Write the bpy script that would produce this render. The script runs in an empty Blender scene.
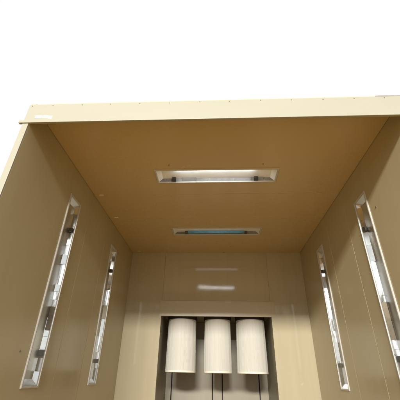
import bpy, bmesh, math, random
from mathutils import Matrix, Vector
random.seed(7)
S = bpy.context.scene
C = S.collection
ZC = 1.40                       # eye height of the photographer
W2, D, H = 1.1505, 2.697, ZC + 1.5
HB, ZT = ZC + 1.356, ZC + 1.520
T = 0.038                       # sheet metal panels folded 38 mm deep

# ------------------------------------------------------------------ materials
def mat(name, col, rough=0.4, metal=0.0, spec=0.5, var=0.0, vscale=(3, 3, 3), bump=0.0, bscale=60.0,
        coat=0.0, rvar=0.0, wave=0.0):
    m = bpy.data.materials.new(name); m.use_nodes = True
    nt = m.node_tree; b = nt.nodes['Principled BSDF']
    b.inputs['Base Color'].default_value = (*col, 1)
    b.inputs['Roughness'].default_value = rough
    b.inputs['Metallic'].default_value = metal
    b.inputs['Specular IOR Level'].default_value = spec
    if coat:
        b.inputs['Coat Weight'].default_value = coat
        b.inputs['Coat Roughness'].default_value = 0.06
    tc = nt.nodes.new('ShaderNodeTexCoord')
    if var or rvar:
        mp = nt.nodes.new('ShaderNodeMapping'); mp.inputs['Scale'].default_value = vscale
        nz = nt.nodes.new('ShaderNodeTexNoise'); nz.inputs['Scale'].default_value = 1.0
        nz.inputs['Detail'].default_value = 6; nz.inputs['Roughness'].default_value = 0.6
        nt.links.new(tc.outputs['Object'], mp.inputs['Vector'])
        nt.links.new(mp.outputs['Vector'], nz.inputs['Vector'])
        if var:
            mr = nt.nodes.new('ShaderNodeMapRange')
            mr.inputs['From Min'].default_value = 0.25; mr.inputs['From Max'].default_value = 0.75
            mr.inputs['To Min'].default_value = 1 - var; mr.inputs['To Max'].default_value = 1 + var
            nt.links.new(nz.outputs['Fac'], mr.inputs['Value'])
            vm = nt.nodes.new('ShaderNodeVectorMath'); vm.operation = 'SCALE'
            vm.inputs[0].default_value = col
            nt.links.new(mr.outputs['Result'], vm.inputs['Scale'])
            nt.links.new(vm.outputs['Vector'], b.inputs['Base Color'])
        if rvar:
            mr = nt.nodes.new('ShaderNodeMapRange')
            mr.inputs['From Min'].default_value = 0.3; mr.inputs['From Max'].default_value = 0.7
            mr.inputs['To Min'].default_value = max(0.02, rough - rvar); mr.inputs['To Max'].default_value = rough + rvar
            nt.links.new(nz.outputs['Fac'], mr.inputs['Value'])
            nt.links.new(mr.outputs['Result'], b.inputs['Roughness'])
    last = None
    if bump:
        n2 = nt.nodes.new('ShaderNodeTexNoise'); n2.inputs['Scale'].default_value = bscale
        n2.inputs['Detail'].default_value = 3
        nt.links.new(tc.outputs['Object'], n2.inputs['Vector'])
        bp = nt.nodes.new('ShaderNodeBump'); bp.inputs['Strength'].default_value = bump
        bp.inputs['Distance'].default_value = 0.002
        nt.links.new(n2.outputs['Fac'], bp.inputs['Height'])
        last = bp
    if wave:                    # slow oil-canning of thin sheet
        n3 = nt.nodes.new('ShaderNodeTexNoise'); n3.inputs['Scale'].default_value = 2.2
        n3.inputs['Detail'].default_value = 1
        nt.links.new(tc.outputs['Object'], n3.inputs['Vector'])
        bp = nt.nodes.new('ShaderNodeBump'); bp.inputs['Strength'].default_value = wave
        bp.inputs['Distance'].default_value = 0.02
        nt.links.new(n3.outputs['Fac'], bp.inputs['Height'])
        if last: nt.links.new(last.outputs['Normal'], bp.inputs['Normal'])
        last = bp
    if last: nt.links.new(last.outputs['Normal'], b.inputs['Normal'])
    return m

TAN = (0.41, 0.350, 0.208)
TAN_WARM_BOUNCE = (0.49, 0.372, 0.187)  # same paint as the walls; warm bounced light is put into this colour
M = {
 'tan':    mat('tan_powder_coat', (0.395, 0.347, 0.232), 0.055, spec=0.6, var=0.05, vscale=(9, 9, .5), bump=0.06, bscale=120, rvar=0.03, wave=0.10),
 'satin':  mat('tan_satin_warm_bounce', TAN_WARM_BOUNCE, 0.27, spec=0.45, var=0.03, vscale=(.9, .9, .6), rvar=0.02, wave=0.02),
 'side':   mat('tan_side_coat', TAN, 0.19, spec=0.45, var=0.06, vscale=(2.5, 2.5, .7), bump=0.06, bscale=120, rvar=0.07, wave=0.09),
 'cream':  mat('front_lit_powder_coat', (0.292, 0.284, 0.222), 0.35, var=0.02, vscale=(2, 2, 6), bump=0.05, bscale=120),  # same paint as the panels; washed-out front light put into the colour
 'alu':    mat('brushed_aluminium', (0.72, 0.72, 0.70), 0.30, metal=1.0, var=0.03, vscale=(5, 5, 5), rvar=0.04),
 'polish': mat('polished_aluminium', (0.86, 0.86, 0.85), 0.12, metal=1.0, var=0.06, vscale=(9, 9, 9), rvar=0.06),
 'white':  mat('white_enamel', (0.86, 0.86, 0.85), 0.3, var=0.05, vscale=(12, 12, 12)),
 'hall_reflection': mat('brown_hall_reflection', (0.10, 0.075, 0.045), 0.3, metal=0.5, var=0.3, vscale=(20, 20, 20)),  # brown of things mirrored from the hall, put into the colour
 'dull':   mat('dull_grey_reflector', (0.13, 0.13, 0.13), 0.4, var=0.3, vscale=(14, 14, 14)),
 'paint':  mat('grey_frame_paint', (0.46, 0.45, 0.41), 0.35, var=0.05, vscale=(6, 6, 6)),
 'black':  mat('black_bakelite', (0.015, 0.013, 0.012), 0.4),
 'rubber': mat('black_rubber', (0.012, 0.011, 0.010), 0.7),
 'steel':  mat('screw_steel', (0.26, 0.25, 0.22), 0.4, metal=0.8),
 'media':  mat('pleated_filter_paper', (0.50, 0.488, 0.43), 0.85, spec=0.2, var=0.03, vscale=(40, 40, 1.0)),
 'cap':    mat('filter_end_cap', (0.70, 0.66, 0.55), 0.4),
 'label':  mat('white_label', (0.92, 0.92, 0.90), 0.5, var=0.06, vscale=(60, 60, 60)),
 'grey':   mat('grey_galvanised', (0.32, 0.31, 0.29), 0.45, metal=0.6, var=0.1, vscale=(8, 8, 8)),
 'floor':  mat('warm_bounce_floor', (0.33, 0.185, 0.038), 0.6, var=0.12, vscale=(1.2, 1.2, 1.2), bump=0.2, bscale=30),  # unseen floor; brown picked to bounce warm light up to the ceiling
 'bay':    mat('recess_shade_olive', (0.24, 0.215, 0.155), 0.45, var=0.08, vscale=(4, 4, 1.5)),  # darker than the panels: shade of the recess is put into the colour
 'blue':   mat('blue_gloss', (0.06, 0.42, 0.72), 0.15, var=0.3, vscale=(9, 9, 9)),
}
def emit(name, col, strength):
    m = bpy.data.materials.new(name); m.use_nodes = True
    b = m.node_tree.nodes['Principled BSDF']
    b.inputs['Base Color'].default_value = (.8, .8, .8, 1)
    b.inputs['Emission Color'].default_value = (*col, 1)
    b.inputs['Emission Strength'].default_value = strength
    return m
def glass(name):
    m = bpy.data.materials.new(name); m.use_nodes = True
    nt = m.node_tree; nt.nodes.remove(nt.nodes['Principled BSDF']); out = nt.nodes['Material Output']
    tr = nt.nodes.new('ShaderNodeBsdfTransparent'); tr.inputs['Color'].default_value = (.95, .965, .96, 1)
    gl = nt.nodes.new('ShaderNodeBsdfGlossy'); gl.inputs['Roughness'].default_value = .04
    fc = nt.nodes.new('ShaderNodeLayerWeight'); fc.inputs['Blend'].default_value = .5
    pw = nt.nodes.new('ShaderNodeMath'); pw.operation = 'POWER'; pw.inputs[1].default_value = 5
    fr = nt.nodes.new('ShaderNodeMath'); fr.operation = 'MULTIPLY_ADD'; fr.inputs[1].default_value = .94; fr.inputs[2].default_value = .055
    nt.links.new(fc.outputs['Facing'], pw.inputs[0]); nt.links.new(pw.outputs[0], fr.inputs[0])
    nz = nt.nodes.new('ShaderNodeTexNoise'); nz.inputs['Scale'].default_value = 7
    bp = nt.nodes.new('ShaderNodeBump'); bp.inputs['Strength'].default_value = .12; bp.inputs['Distance'].default_value = .01
    tc = nt.nodes.new('ShaderNodeTexCoord')
    nt.links.new(tc.outputs['Object'], nz.inputs['Vector']); nt.links.new(nz.outputs['Fac'], bp.inputs['Height'])
    nt.links.new(bp.outputs['Normal'], gl.inputs['Normal'])
    mx = nt.nodes.new('ShaderNodeMixShader')
    nt.links.new(fr.outputs[0], mx.inputs['Fac']); nt.links.new(tr.outputs[0], mx.inputs[1]); nt.links.new(gl.outputs[0], mx.inputs[2])
    nt.links.new(mx.outputs[0], out.inputs['Surface'])
    return m
M['glass'] = glass('cover_glass')
M['lamp'] = emit('lit_fluorescent_tube', (0.95, 0.98, 1.0), 1.5)
M['bright_lamp'] = emit('bright_fluorescent_tube', (0.95, 0.98, 1.0), 19.0)

# ------------------------------------------------------------------ helpers
def box(bm, x0, x1, y0, y1, z0, z1):
    v = [bm.verts.new((x, y, z)) for x in (x0, x1) for y in (y0, y1) for z in (z0, z1)]
    for f in ((0, 1, 3, 2), (4, 6, 7, 5), (0, 4, 5, 1), (2, 3, 7, 6), (0, 2, 6, 4), (1, 5, 7, 3)):
        bm.faces.new([v[i] for i in f])
def obj(name, bm, m, parent=None, bevel=0.0, smooth=False, seg=2):
    bmesh.ops.recalc_face_normals(bm, faces=bm.faces[:])
    me = bpy.data.meshes.new(name); bm.to_mesh(me); bm.free()
    me.materials.append(M[m])
    if smooth:
        for p in me.polygons: p.use_smooth = True
    o = bpy.data.objects.new(name, me); C.objects.link(o)
    if parent: o.parent = parent
    if bevel:
        md = o.modifiers.new('bevel', 'BEVEL'); md.width = bevel; md.segments = seg
        md.limit_method = 'ANGLE'; md.angle_limit = math.radians(40)
        md.harden_normals = True
        for p in me.polygons: p.use_smooth = True
    return o
def boxobj(name, m, parent, b, bevel=0.0):
    bm = bmesh.new(); box(bm, *b); return obj(name, bm, m, parent, bevel)
def thing(name, label, cat, loc, group=None):
    o = bpy.data.objects.new(name, None); C.objects.link(o); o.location = loc
    o.empty_display_size = 0.1
    o['label'] = label; o['category'] = cat
    if group: o['group'] = group
    return o
def sheet(name, m, parent, axis, face, back, u, v, hole=None, bevel=0.004):
    """folded sheet panel: inner face at coordinate `face` on `axis`, edges u0..u1, v0..v1 on the two other axes"""
    us = [u[0]] + ([hole[0], hole[1]] if hole else []) + [u[1]]
    vs = [v[0]] + ([hole[2], hole[3]] if hole else []) + [v[1]]
    bm = bmesh.new()
    def P(d, a, b):
        q = [a, b]; q.insert(axis, d); return bm.verts.new(q)
    F = [[P(face, a, b) for b in vs] for a in us]
    B = [[P(back, a, b) for b in vs] for a in us]
    n, k = len(us) - 1, len(vs) - 1
    solid = lambda i, j: 0 <= i < n and 0 <= j < k and not (hole and i == 1 and j == 1)
    for i in range(n):
        for j in range(k):
            if not solid(i, j): continue
            bm.faces.new([F[i][j], F[i+1][j], F[i+1][j+1], F[i][j+1]])
            bm.faces.new([B[i][j], B[i][j+1], B[i+1][j+1], B[i+1][j]])
            for (di, dj, a, b) in ((-1, 0, (i, j), (i, j+1)), (1, 0, (i+1, j), (i+1, j+1)),
                                   (0, -1, (i, j), (i+1, j)), (0, 1, (i, j+1), (i+1, j+1))):
                if not solid(i+di, j+dj):
                    bm.faces.new([F[a[0]][a[1]], F[b[0]][b[1]], B[b[0]][b[1]], B[a[0]][a[1]]])
    return obj(name, bm, m, parent, bevel)
def cyl(bm, c, r, h, axis, n=16):
    """solid cylinder from c along axis (0,1,2) for h"""
    a, b = [i for i in range(3) if i != axis]
    rings = []
    for d in (0, h):
        ring = []
        for i in range(n):
            t = 2 * math.pi * i / n
            q = list(c); q[axis] += d; q[a] += r * math.cos(t); q[b] += r * math.sin(t)
            ring.append(bm.verts.new(q))
        rings.append(ring)
    for i in range(n):
        j = (i + 1) % n
        bm.faces.new([rings[0][i], rings[0][j], rings[1][j], rings[1][i]])
    bm.faces.new(rings[0]); bm.faces.new(rings[1])

# ------------------------------------------------------------------ setting
bm = bmesh.new(); box(bm, -30, 30, -40, 25, -0.2, 0.0)
fl = obj('floor', bm, 'floor'); fl['kind'] = 'structure'

# ------------------------------------------------------------------ booth
booth = thing('spray_booth', 'tall tan sheet metal spray booth with open front and pale-lit front header', 'spray booth', (0, 0, 0))
# openings of the light boxes (measured): wall lights y / z, ceiling lights x / y
FW = 0.205
LZ0, LZ1 = ZC - 0.075, ZC + 1.268
lights_y = [0.698, 1.795]
wallrows = [(0.0085, 1.1045), (1.1065, 1.5885), (1.5905, D)]
G = 0.012                                    # hole is a touch smaller than the light's frame
for s in (-1, 1):
    for (y0, y1) in wallrows:
        hole = None
        for ly in lights_y:
            if y0 < ly < y1: hole = (ly + G, ly + FW - G, LZ0 + G, LZ1 - G)
        sheet('wall_panel', 'side', booth, 0, s * W2, s * (W2 + T), (y0, y1), (0.004, H + T), hole, 0.005)
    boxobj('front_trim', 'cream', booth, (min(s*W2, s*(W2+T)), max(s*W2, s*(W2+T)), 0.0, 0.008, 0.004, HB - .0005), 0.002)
CX0, CX1 = -0.502, 0.536
ceil_y = [0.708, 1.862]
for (y0, y1) in ((0.014, 1.1145), (1.1165, 1.5885), (1.5905, D)):
    hole = None
    for ly in ceil_y:
        if y0 < ly < y1: hole = (CX0 + G, CX1 - G, ly + G, ly + FW - G)
    sheet('ceiling_panel', 'satin', booth, 2, H, H + T, (-W2 + .0015, W2 - .0015), (y0, y1), hole, 0.003)
# front header: fascia in the washed-out coat, folded lip, screws, stuck-on label
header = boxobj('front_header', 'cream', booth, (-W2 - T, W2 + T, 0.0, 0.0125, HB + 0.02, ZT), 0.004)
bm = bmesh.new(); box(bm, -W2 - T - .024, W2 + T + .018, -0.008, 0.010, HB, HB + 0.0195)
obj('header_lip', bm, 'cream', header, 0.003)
sx = [-1.166, -1.034] + [-0.083 + 0.1888 * k for k in range(-4, 7)]
first = None
for x in sx:
    if first is None:
        bm = bmesh.new(); cyl(bm, (0, 0, 0), 0.0032, -0.003, 1, 10)
        first = o = obj('screw', bm, 'steel', header)
    else:
        o = first.copy(); C.objects.link(o); o.parent = header
    o.location = (x + random.uniform(-.006, .006), 0.0005, ZC + 1.508 + random.uniform(-.003, .002))
bm = bmesh.new()
for (a, b, z0, z1) in ((-1.121, -1.082, .012, .034), (-1.076, -1.038, .012, .032), (-1.034, -1.012, .006, .030)):
    box(bm, a, b, -0.0015, 0.0005, ZC + 1.385 + z0, ZC + 1.385 + z1)
obj('label', bm, 'label', header)
boxobj('roof_cap', 'grey', booth, (1.00, W2 + T, 0.002, 0.30, ZT + .001, ZT + .010), 0.002)

# rear wall round the filter bay
BX0, BX1 = -0.686, 0.690
sheet('rear_panel', 'tan', booth, 1, D + .001, D + T, (-W2 - T, BX0), (0.004, H + T), None, 0.0015)
sheet('rear_panel', 'tan', booth, 1, D + .001, D + T, (BX1, W2 + T), (0.004, H + T), None, 0.0015)
sheet('rear_panel', 'tan', booth, 1, D + .001, D + T, (BX0 + .001, BX1 - .001), (ZC + 0.857, H + T), None, 0.0015)
# bay cover strip: rounded end on the right, sits slightly proud
bm = bmesh.new()
z0, z1, xr = ZC + 0.668, ZC + 0.8555, 0.742
prof = [(BX0 - .026, z0), (xr - .03, z0)]
for k in range(7):
    t = -math.pi/2 + math.pi/2 * k / 6
    prof.append((xr - .03 + .03 * math.cos(t), z0 + .03 + .03 * math.sin(t)))
for k in range(7):
    t = math.pi/2 * k / 6
    prof.append((xr - .03 + .03 * math.cos(t), z1 - .03 + .03 * math.sin(t)))
prof.append((BX0 - .026, z1))
f = [bm.verts.new((x, D - .0025, z)) for x, z in prof]; b = [bm.verts.new((x, D + .0005, z)) for x, z in prof]
bm.faces.new(f); bm.faces.new(b[::-1])
for i in range(len(f)):
    j = (i + 1) % len(f); bm.faces.new([f[i], b[i], b[j], f[j]])
obj('bay_cover_strip', bm, 'side', booth, 0.0015)
sheet('bay_lintel', 'tan', booth, 1, D + .002, D + T, (BX0 + .002, BX1 - .002), (ZC + .670, ZC + .855), None, 0.002)
BD = D + 0.80
for s, x in ((-1, BX0), (1, BX1)):
    boxobj('bay_side', 'bay', booth, (min(x, x + s*.03), max(x, x + s*.03), D + T + .001, BD, 0.004, ZC + .75), 0.002)
boxobj('bay_ceiling', 'bay', booth, (BX0 + .001, BX1 - .001, D + T + .001, BD, ZC + .705, ZC + .73))
cuts = [BX0, -0.605, -0.052, 0.080, 0.575, BX1]
for i in range(5):
    boxobj('bay_rear_panel', 'bay', booth, (cuts[i] + (.006 if i else 0), cuts[i+1] - (.006 if i < 4 else 0), BD - .03, BD, 0.004, ZC + .704), 0.004)
boxobj('bay_backing', 'rubber', booth, (BX0 - .03, BX1 + .03, BD + .002, BD + .01, 0.004, ZC + .75))
# little white clips where the ceiling seams meet the left wall; spare fixing screws
for (x, y) in ((-1.082, 1.115), (-1.070, 1.589), (-1.045, 2.62)):
    boxobj('clip', 'label', booth, (x - .022, x + .022, y - .005, y + .005, H - .003, H + .0005), 0.001)
for p, ax, h in (((-.366, .650, H + .0005), 2, -.004), ((.394, .654, H + .0005), 2, -.004),
                 ((-W2 - .0005, .596, ZC + .118), 0, .004), ((W2 + .0005, .611, ZC + 1.077), 0, -.004),
                 ((W2 + .0005, .89, ZC + .15), 0, -.004)):
    bm = bmesh.new(); cyl(bm, p, 0.006, h, ax, 10); obj('screw', bm, 'steel', booth)
for x in (-.430, .668):
    bm = bmesh.new(); cyl(bm, (x, D + .0015, ZC + 1.205), 0.007, -.005, 1, 12); obj('screw', bm, 'grey', booth)

# ------------------------------------------------------------------ light boxes
# local frame: u along the lamp, v across (towards the rear of the booth), n = into the room
def make_light(name, label, cat, origin, U, V, N, L, holders, group, tube='lamp', seed=0, refl='polish', blue=False, steep=76, plate='alu', patches=()):
    rnd = random.Random(seed)
    t = thing(name, label, cat, origin, group)
    def P(u, v, n): return Vector(U) * u + Vector(V) * v + Vector(N) * n
    h = L / 2
    # frame: mitred rim standing 9 mm proud
    bm = bmesh.new()
    r = 0.012
    prof = [(0, 0.0), (0, .006), (.004, .009), (r, .009), (r + .002, .0), (r + .002, -.03), (r, -.03), (r - .0005, .0)]
    corners = [(-h, 0, 1, 1), (h, 0, -1, 1), (h, FW, -1, -1), (-h, FW, 1, -1)]
    rings = [[bm.verts.new(P(cu + su * o, cv + sv * o, n)) for o, n in prof] for cu, cv, su, sv in corners]
    for k in range(4):
        a, b = rings[k], rings[(k + 1) % 4]
        for i in range(len(prof)):
            j = (i + 1) % len(prof); bm.faces.new([a[i], a[j], b[j], b[i]])
    obj('frame', bm, 'paint', t)
    # white back plate and end plates
    bm = bmesh.new()
    hi = h - r - .0025
    q = [(-hi, .0145, -.030), (hi, .0145, -.030), (hi, .186, -.030), (-hi, .186, -.030)]
    vv = [bm.verts.new(P(*c)) for c in q] + [bm.verts.new(P(c[0], c[1], c[2] - .002)) for c in q]
    for f in ((0, 1, 2, 3), (7, 6, 5, 4), (0, 4, 5, 1), (1, 5, 6, 2), (2, 6, 7, 3), (3, 7, 4, 0)):
        bm.faces.new([vv[i] for i in f])
    for s in (-1, 1):        # sloped end plates
        a = [P(s*hi, .0145, .0), P(s*hi, FW - .0145, .0), P(s*(hi - .035), FW - .022, -.0298), P(s*(hi - .035), .0145, -.0298)]
        a = [bm.verts.new(c) for c in a]; bm.faces.new(a)
    obj('back_plate', bm, plate, t)
    # closed housing behind the panel
    bm = bmesh.new()
    o4 = [(-hi + .001, .016), (hi - .001, .016), (hi - .001, FW - .016), (-hi + .001, FW - .016)]
    A = [bm.verts.new(P(x, y, -.0335)) for x, y in o4]; B = [bm.verts.new(P(x, y, -.055)) for x, y in o4]
    bm.faces.new(B)
    for k in range(4): bm.faces.new([A[k], A[(k+1) % 4], B[(k+1) % 4], B[k]])
    obj('housing', bm, 'grey', t)
    # folded reflector along the far side: short sheet lengths, each a little out of true
    bm = bmesh.new()
    cuts = [-hi]
    while cuts[-1] < hi - .12: cuts.append(cuts[-1] + rnd.uniform(.05, .17))
    cuts.append(hi)
    for a, b in zip(cuts[:-1], cuts[1:]):
        ang = rnd.gauss(steep, 2.5) if rnd.random() < .70 else rnd.uniform(steep - 24, steep - 10)
        vi, yw = FW - .0150 - .033 / math.tan(math.radians(min(ang, 86))), rnd.uniform(-.0008, .0008)
        p = [bm.verts.new(P(*x)) for x in ((a + .0006, vi + yw, -.035), (b - .0006, vi - yw, -.035),
                                           (b - .0006, FW - .0150, -.002), (a + .0006, FW - .0150, -.002))]
        bm.faces.new(p)
    obj('reflector', bm, refl, t)
    # tube under the near lip, with end caps
    u0, u1 = holders
    axis_pts = (u0, u1)
    bm = bmesh.new(); n = 14
    def ring(u, rad, vc, nc): return [bm.verts.new(P(u, vc + rad * math.cos(2*math.pi*i/n), nc + rad * math.sin(2*math.pi*i/n))) for i in range(n)]
    def tubemesh(ua, ub, rad, vc, nc):
        A, B = ring(ua, rad, vc, nc), ring(ub, rad, vc, nc)
        for i in range(n): bm.faces.new([A[i], A[(i+1) % n], B[(i+1) % n], B[i]])
        bm.faces.new(A); bm.faces.new(B)
    tubemesh(u0 + .02, u1 - .02, .0105, .0295, -.0185)
    tb = obj('tube', bm, tube, t, smooth=False)
    for e, d in ((u0 + .02, -.025), (u1 - .02, .025)):
        bm = bmesh.new(); tubemesh(e + (.0005 if d > 0 else -.0005), e + d, .0112, .0295, -.0185); obj('end_cap', bm, 'grey', tb)
    if blue:
        bm = bmesh.new(); tubemesh(u0 + .018, u1 - .018, .012, .160, -.0125); obj('blue_strip', bm, 'blue', t, smooth=True)  # plain blue rod between the lamp holders, apart from the tube
    bm = bmesh.new()         # one flat glass cover inside the rim
    gq = [(-hi - .001, .0135), (hi + .001, .0135), (hi + .001, FW - .0135), (-hi - .001, FW - .0135)]
    A = [bm.verts.new(P(x, y, .0052)) for x, y in gq]; bm.faces.new(A)
    obj('glass_cover', bm, 'glass', t)
    for (ua, ub) in patches: # added plates coloured as dark hall reflections in the far reflector
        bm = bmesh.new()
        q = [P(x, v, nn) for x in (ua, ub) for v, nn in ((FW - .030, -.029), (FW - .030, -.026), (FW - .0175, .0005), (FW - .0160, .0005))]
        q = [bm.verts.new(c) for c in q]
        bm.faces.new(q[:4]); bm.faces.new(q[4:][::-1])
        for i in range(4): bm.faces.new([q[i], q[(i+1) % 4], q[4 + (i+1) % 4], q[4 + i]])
        obj('reflection_plate', bm, 'hall_reflection', t)
    for u in holders:        # black lamp holder clipped to the far reflector
        bm = bmesh.new()
        c = []
        for du in (-.017, .017):
            for (v, nn) in ((.160, -.0285), (.160, -.013), (.175, .001), (FW - .0165, .001), (FW - .0165, -.006)):
                c.append(bm.verts.new(P(u + du, v, nn)))
        bm.faces.new(c[:5]); bm.faces.new(c[5:][::-1])
        for i in range(5): bm.faces.new([c[i], c[(i+1) % 5], c[5 + (i+1) % 5], c[5 + i]])
        obj('lamp_holder', bm, 'black', t, 0.002)
    return t
zc = (LZ0 + LZ1) / 2; LL = LZ1 - LZ0
g = 'lamp boxes let into the booth side walls'
hz = (-LL/2 + .20, LL/2 - .245)
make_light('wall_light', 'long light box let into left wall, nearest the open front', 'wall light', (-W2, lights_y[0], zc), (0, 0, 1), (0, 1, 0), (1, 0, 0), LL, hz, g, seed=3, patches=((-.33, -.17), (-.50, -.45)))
make_light('wall_light', 'long light box let into left wall, beside the rear corner', 'wall light', (-W2, lights_y[1], zc), (0, 0, 1), (0, 1, 0), (1, 0, 0), LL, hz, g, seed=5)
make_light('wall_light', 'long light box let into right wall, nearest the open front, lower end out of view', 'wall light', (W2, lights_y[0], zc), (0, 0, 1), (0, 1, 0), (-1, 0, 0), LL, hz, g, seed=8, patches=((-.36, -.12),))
make_light('wall_light', 'bright narrow light box let into right wall, beside the rear corner', 'wall light', (W2, lights_y[1], zc), (0, 0, 1), (0, 1, 0), (-1, 0, 0), LL, hz, g, seed=11)
cm = (CX0 + CX1) / 2; CL = CX1 - CX0
g = 'lamp boxes let into the booth ceiling'
make_light('ceiling_light', 'larger pale light box in the ceiling close behind the header', 'ceiling light', (cm, ceil_y[0], H), (1, 0, 0), (0, 1, 0), (0, 0, -1), CL, (-.37, .345), g, tube='bright_lamp', refl='dull', plate='white', seed=21)
make_light('ceiling_light', 'ceiling light box with a blue strip, close to the rear wall', 'ceiling light', (cm, ceil_y[1], H), (1, 0, 0), (0, 1, 0), (0, 0, -1), CL, (-.36, .35), g, refl='dull', plate='white', seed=22, blue=True)

# ------------------------------------------------------------------ cartridge filters hanging in the bay
g = 'cartridge filters hanging in the rear bay'
def make_filter(x, R0, label):
    t = thing('cartridge_filter', label, 'filter', (x, D + .245, ZC + .052), g)
    Hf = .60
    bm = bmesh.new(); N = 130; rows = 6
    rr = []
    for k in range(rows + 1):
        z = .018 + (Hf - .018) * k / rows
        R = R0 - .006 * k / rows
        ring = []
        for i in range(2 * N):
            a = math.pi * i / N
            rad = R - (.0013 if i % 2 else 0) + .0003 * math.sin(i * 12.9898 + math.sin(i) * 4)
            ring.append(bm.verts.new((rad * math.cos(a), rad * math.sin(a), z)))
        rr.append(ring)
    for A, B in zip(rr[:-1], rr[1:]):
        for i in range(2 * N):
            j = (i + 1) % (2 * N); bm.faces.new([A[i], A[j], B[j], B[i]])
    obj('pleated_media', bm, 'media', t)
    bm = bmesh.new(); cyl(bm, (0, 0, 0), R0 + .003, .020, 2, 64); obj('end_cap', bm, 'cap', t, 0.003)
    bm = bmesh.new(); cyl(bm, (0, 0, Hf - .001), R0 + .005, .054, 2, 64); obj('gasket', bm, 'rubber', t, 0.004)
    return t
make_filter(-.437, .186, 'cream pleated cylinder filter hanging at the left side of the rear bay')
make_filter(.022, .172, 'cream pleated cylinder filter hanging between the two others in the rear bay')
make_filter(.444, .186, 'cream pleated cylinder filter hanging at the right side of the rear bay')

# ------------------------------------------------------------------ light
w = bpy.data.worlds.new('World'); S.world = w; w.use_nodes = True
bg = w.node_tree.nodes['Background']
bg.inputs['Color'].default_value = (1, 1, 1, 1); bg.inputs['Strength'].default_value = 1.0
ld = bpy.data.lights.new('hall_lamp', 'AREA'); ld.shape = 'RECTANGLE'
ld.size = 6.0; ld.size_y = 1.1; ld.energy = 4700; ld.color = (1.0, 0.97, 0.92)
lo = bpy.data.objects.new('hall_lamp', ld); C.objects.link(lo)
LY = -14.0
lo.location = (-1.7, LY, HB + .280 * -LY)
lo.rotation_euler = (Vector((0, D, ZC + .3)) - lo.location).to_track_quat('-Z', 'Y').to_euler()

# ------------------------------------------------------------------ camera
yaw, pitch, roll, f = -0.05808737, 0.5212167, 0.02088158, 309.7308
cy, sy, cp, sp = math.cos(yaw), math.sin(yaw), math.cos(pitch), math.sin(pitch)
fw = Vector((sy * cp, cy * cp, sp)); r = Vector((cy, -sy, 0)); u = r.cross(fw)
c, s = math.cos(roll), math.sin(roll)
X, Y = c * r + s * u, -s * r + c * u
cd = bpy.data.cameras.new('camera'); cam = bpy.data.objects.new('camera', cd); C.objects.link(cam)
cd.sensor_width = 36; cd.lens = 36 * f / 400; cd.clip_start = 0.02; cd.clip_end = 200
m = Matrix((X, Y, -fw)).transposed().to_4x4(); m.translation = Vector((0.010779, -1.381783, ZC))
cam.matrix_world = m
S.camera = cam
S.view_settings.view_transform = 'Standard'; S.view_settings.look = 'None'
S.view_settings.exposure = 0; S.view_settings.gamma = 1
S.render.engine = 'CYCLES'
S.cycles.max_bounces = 12; S.cycles.diffuse_bounces = 8
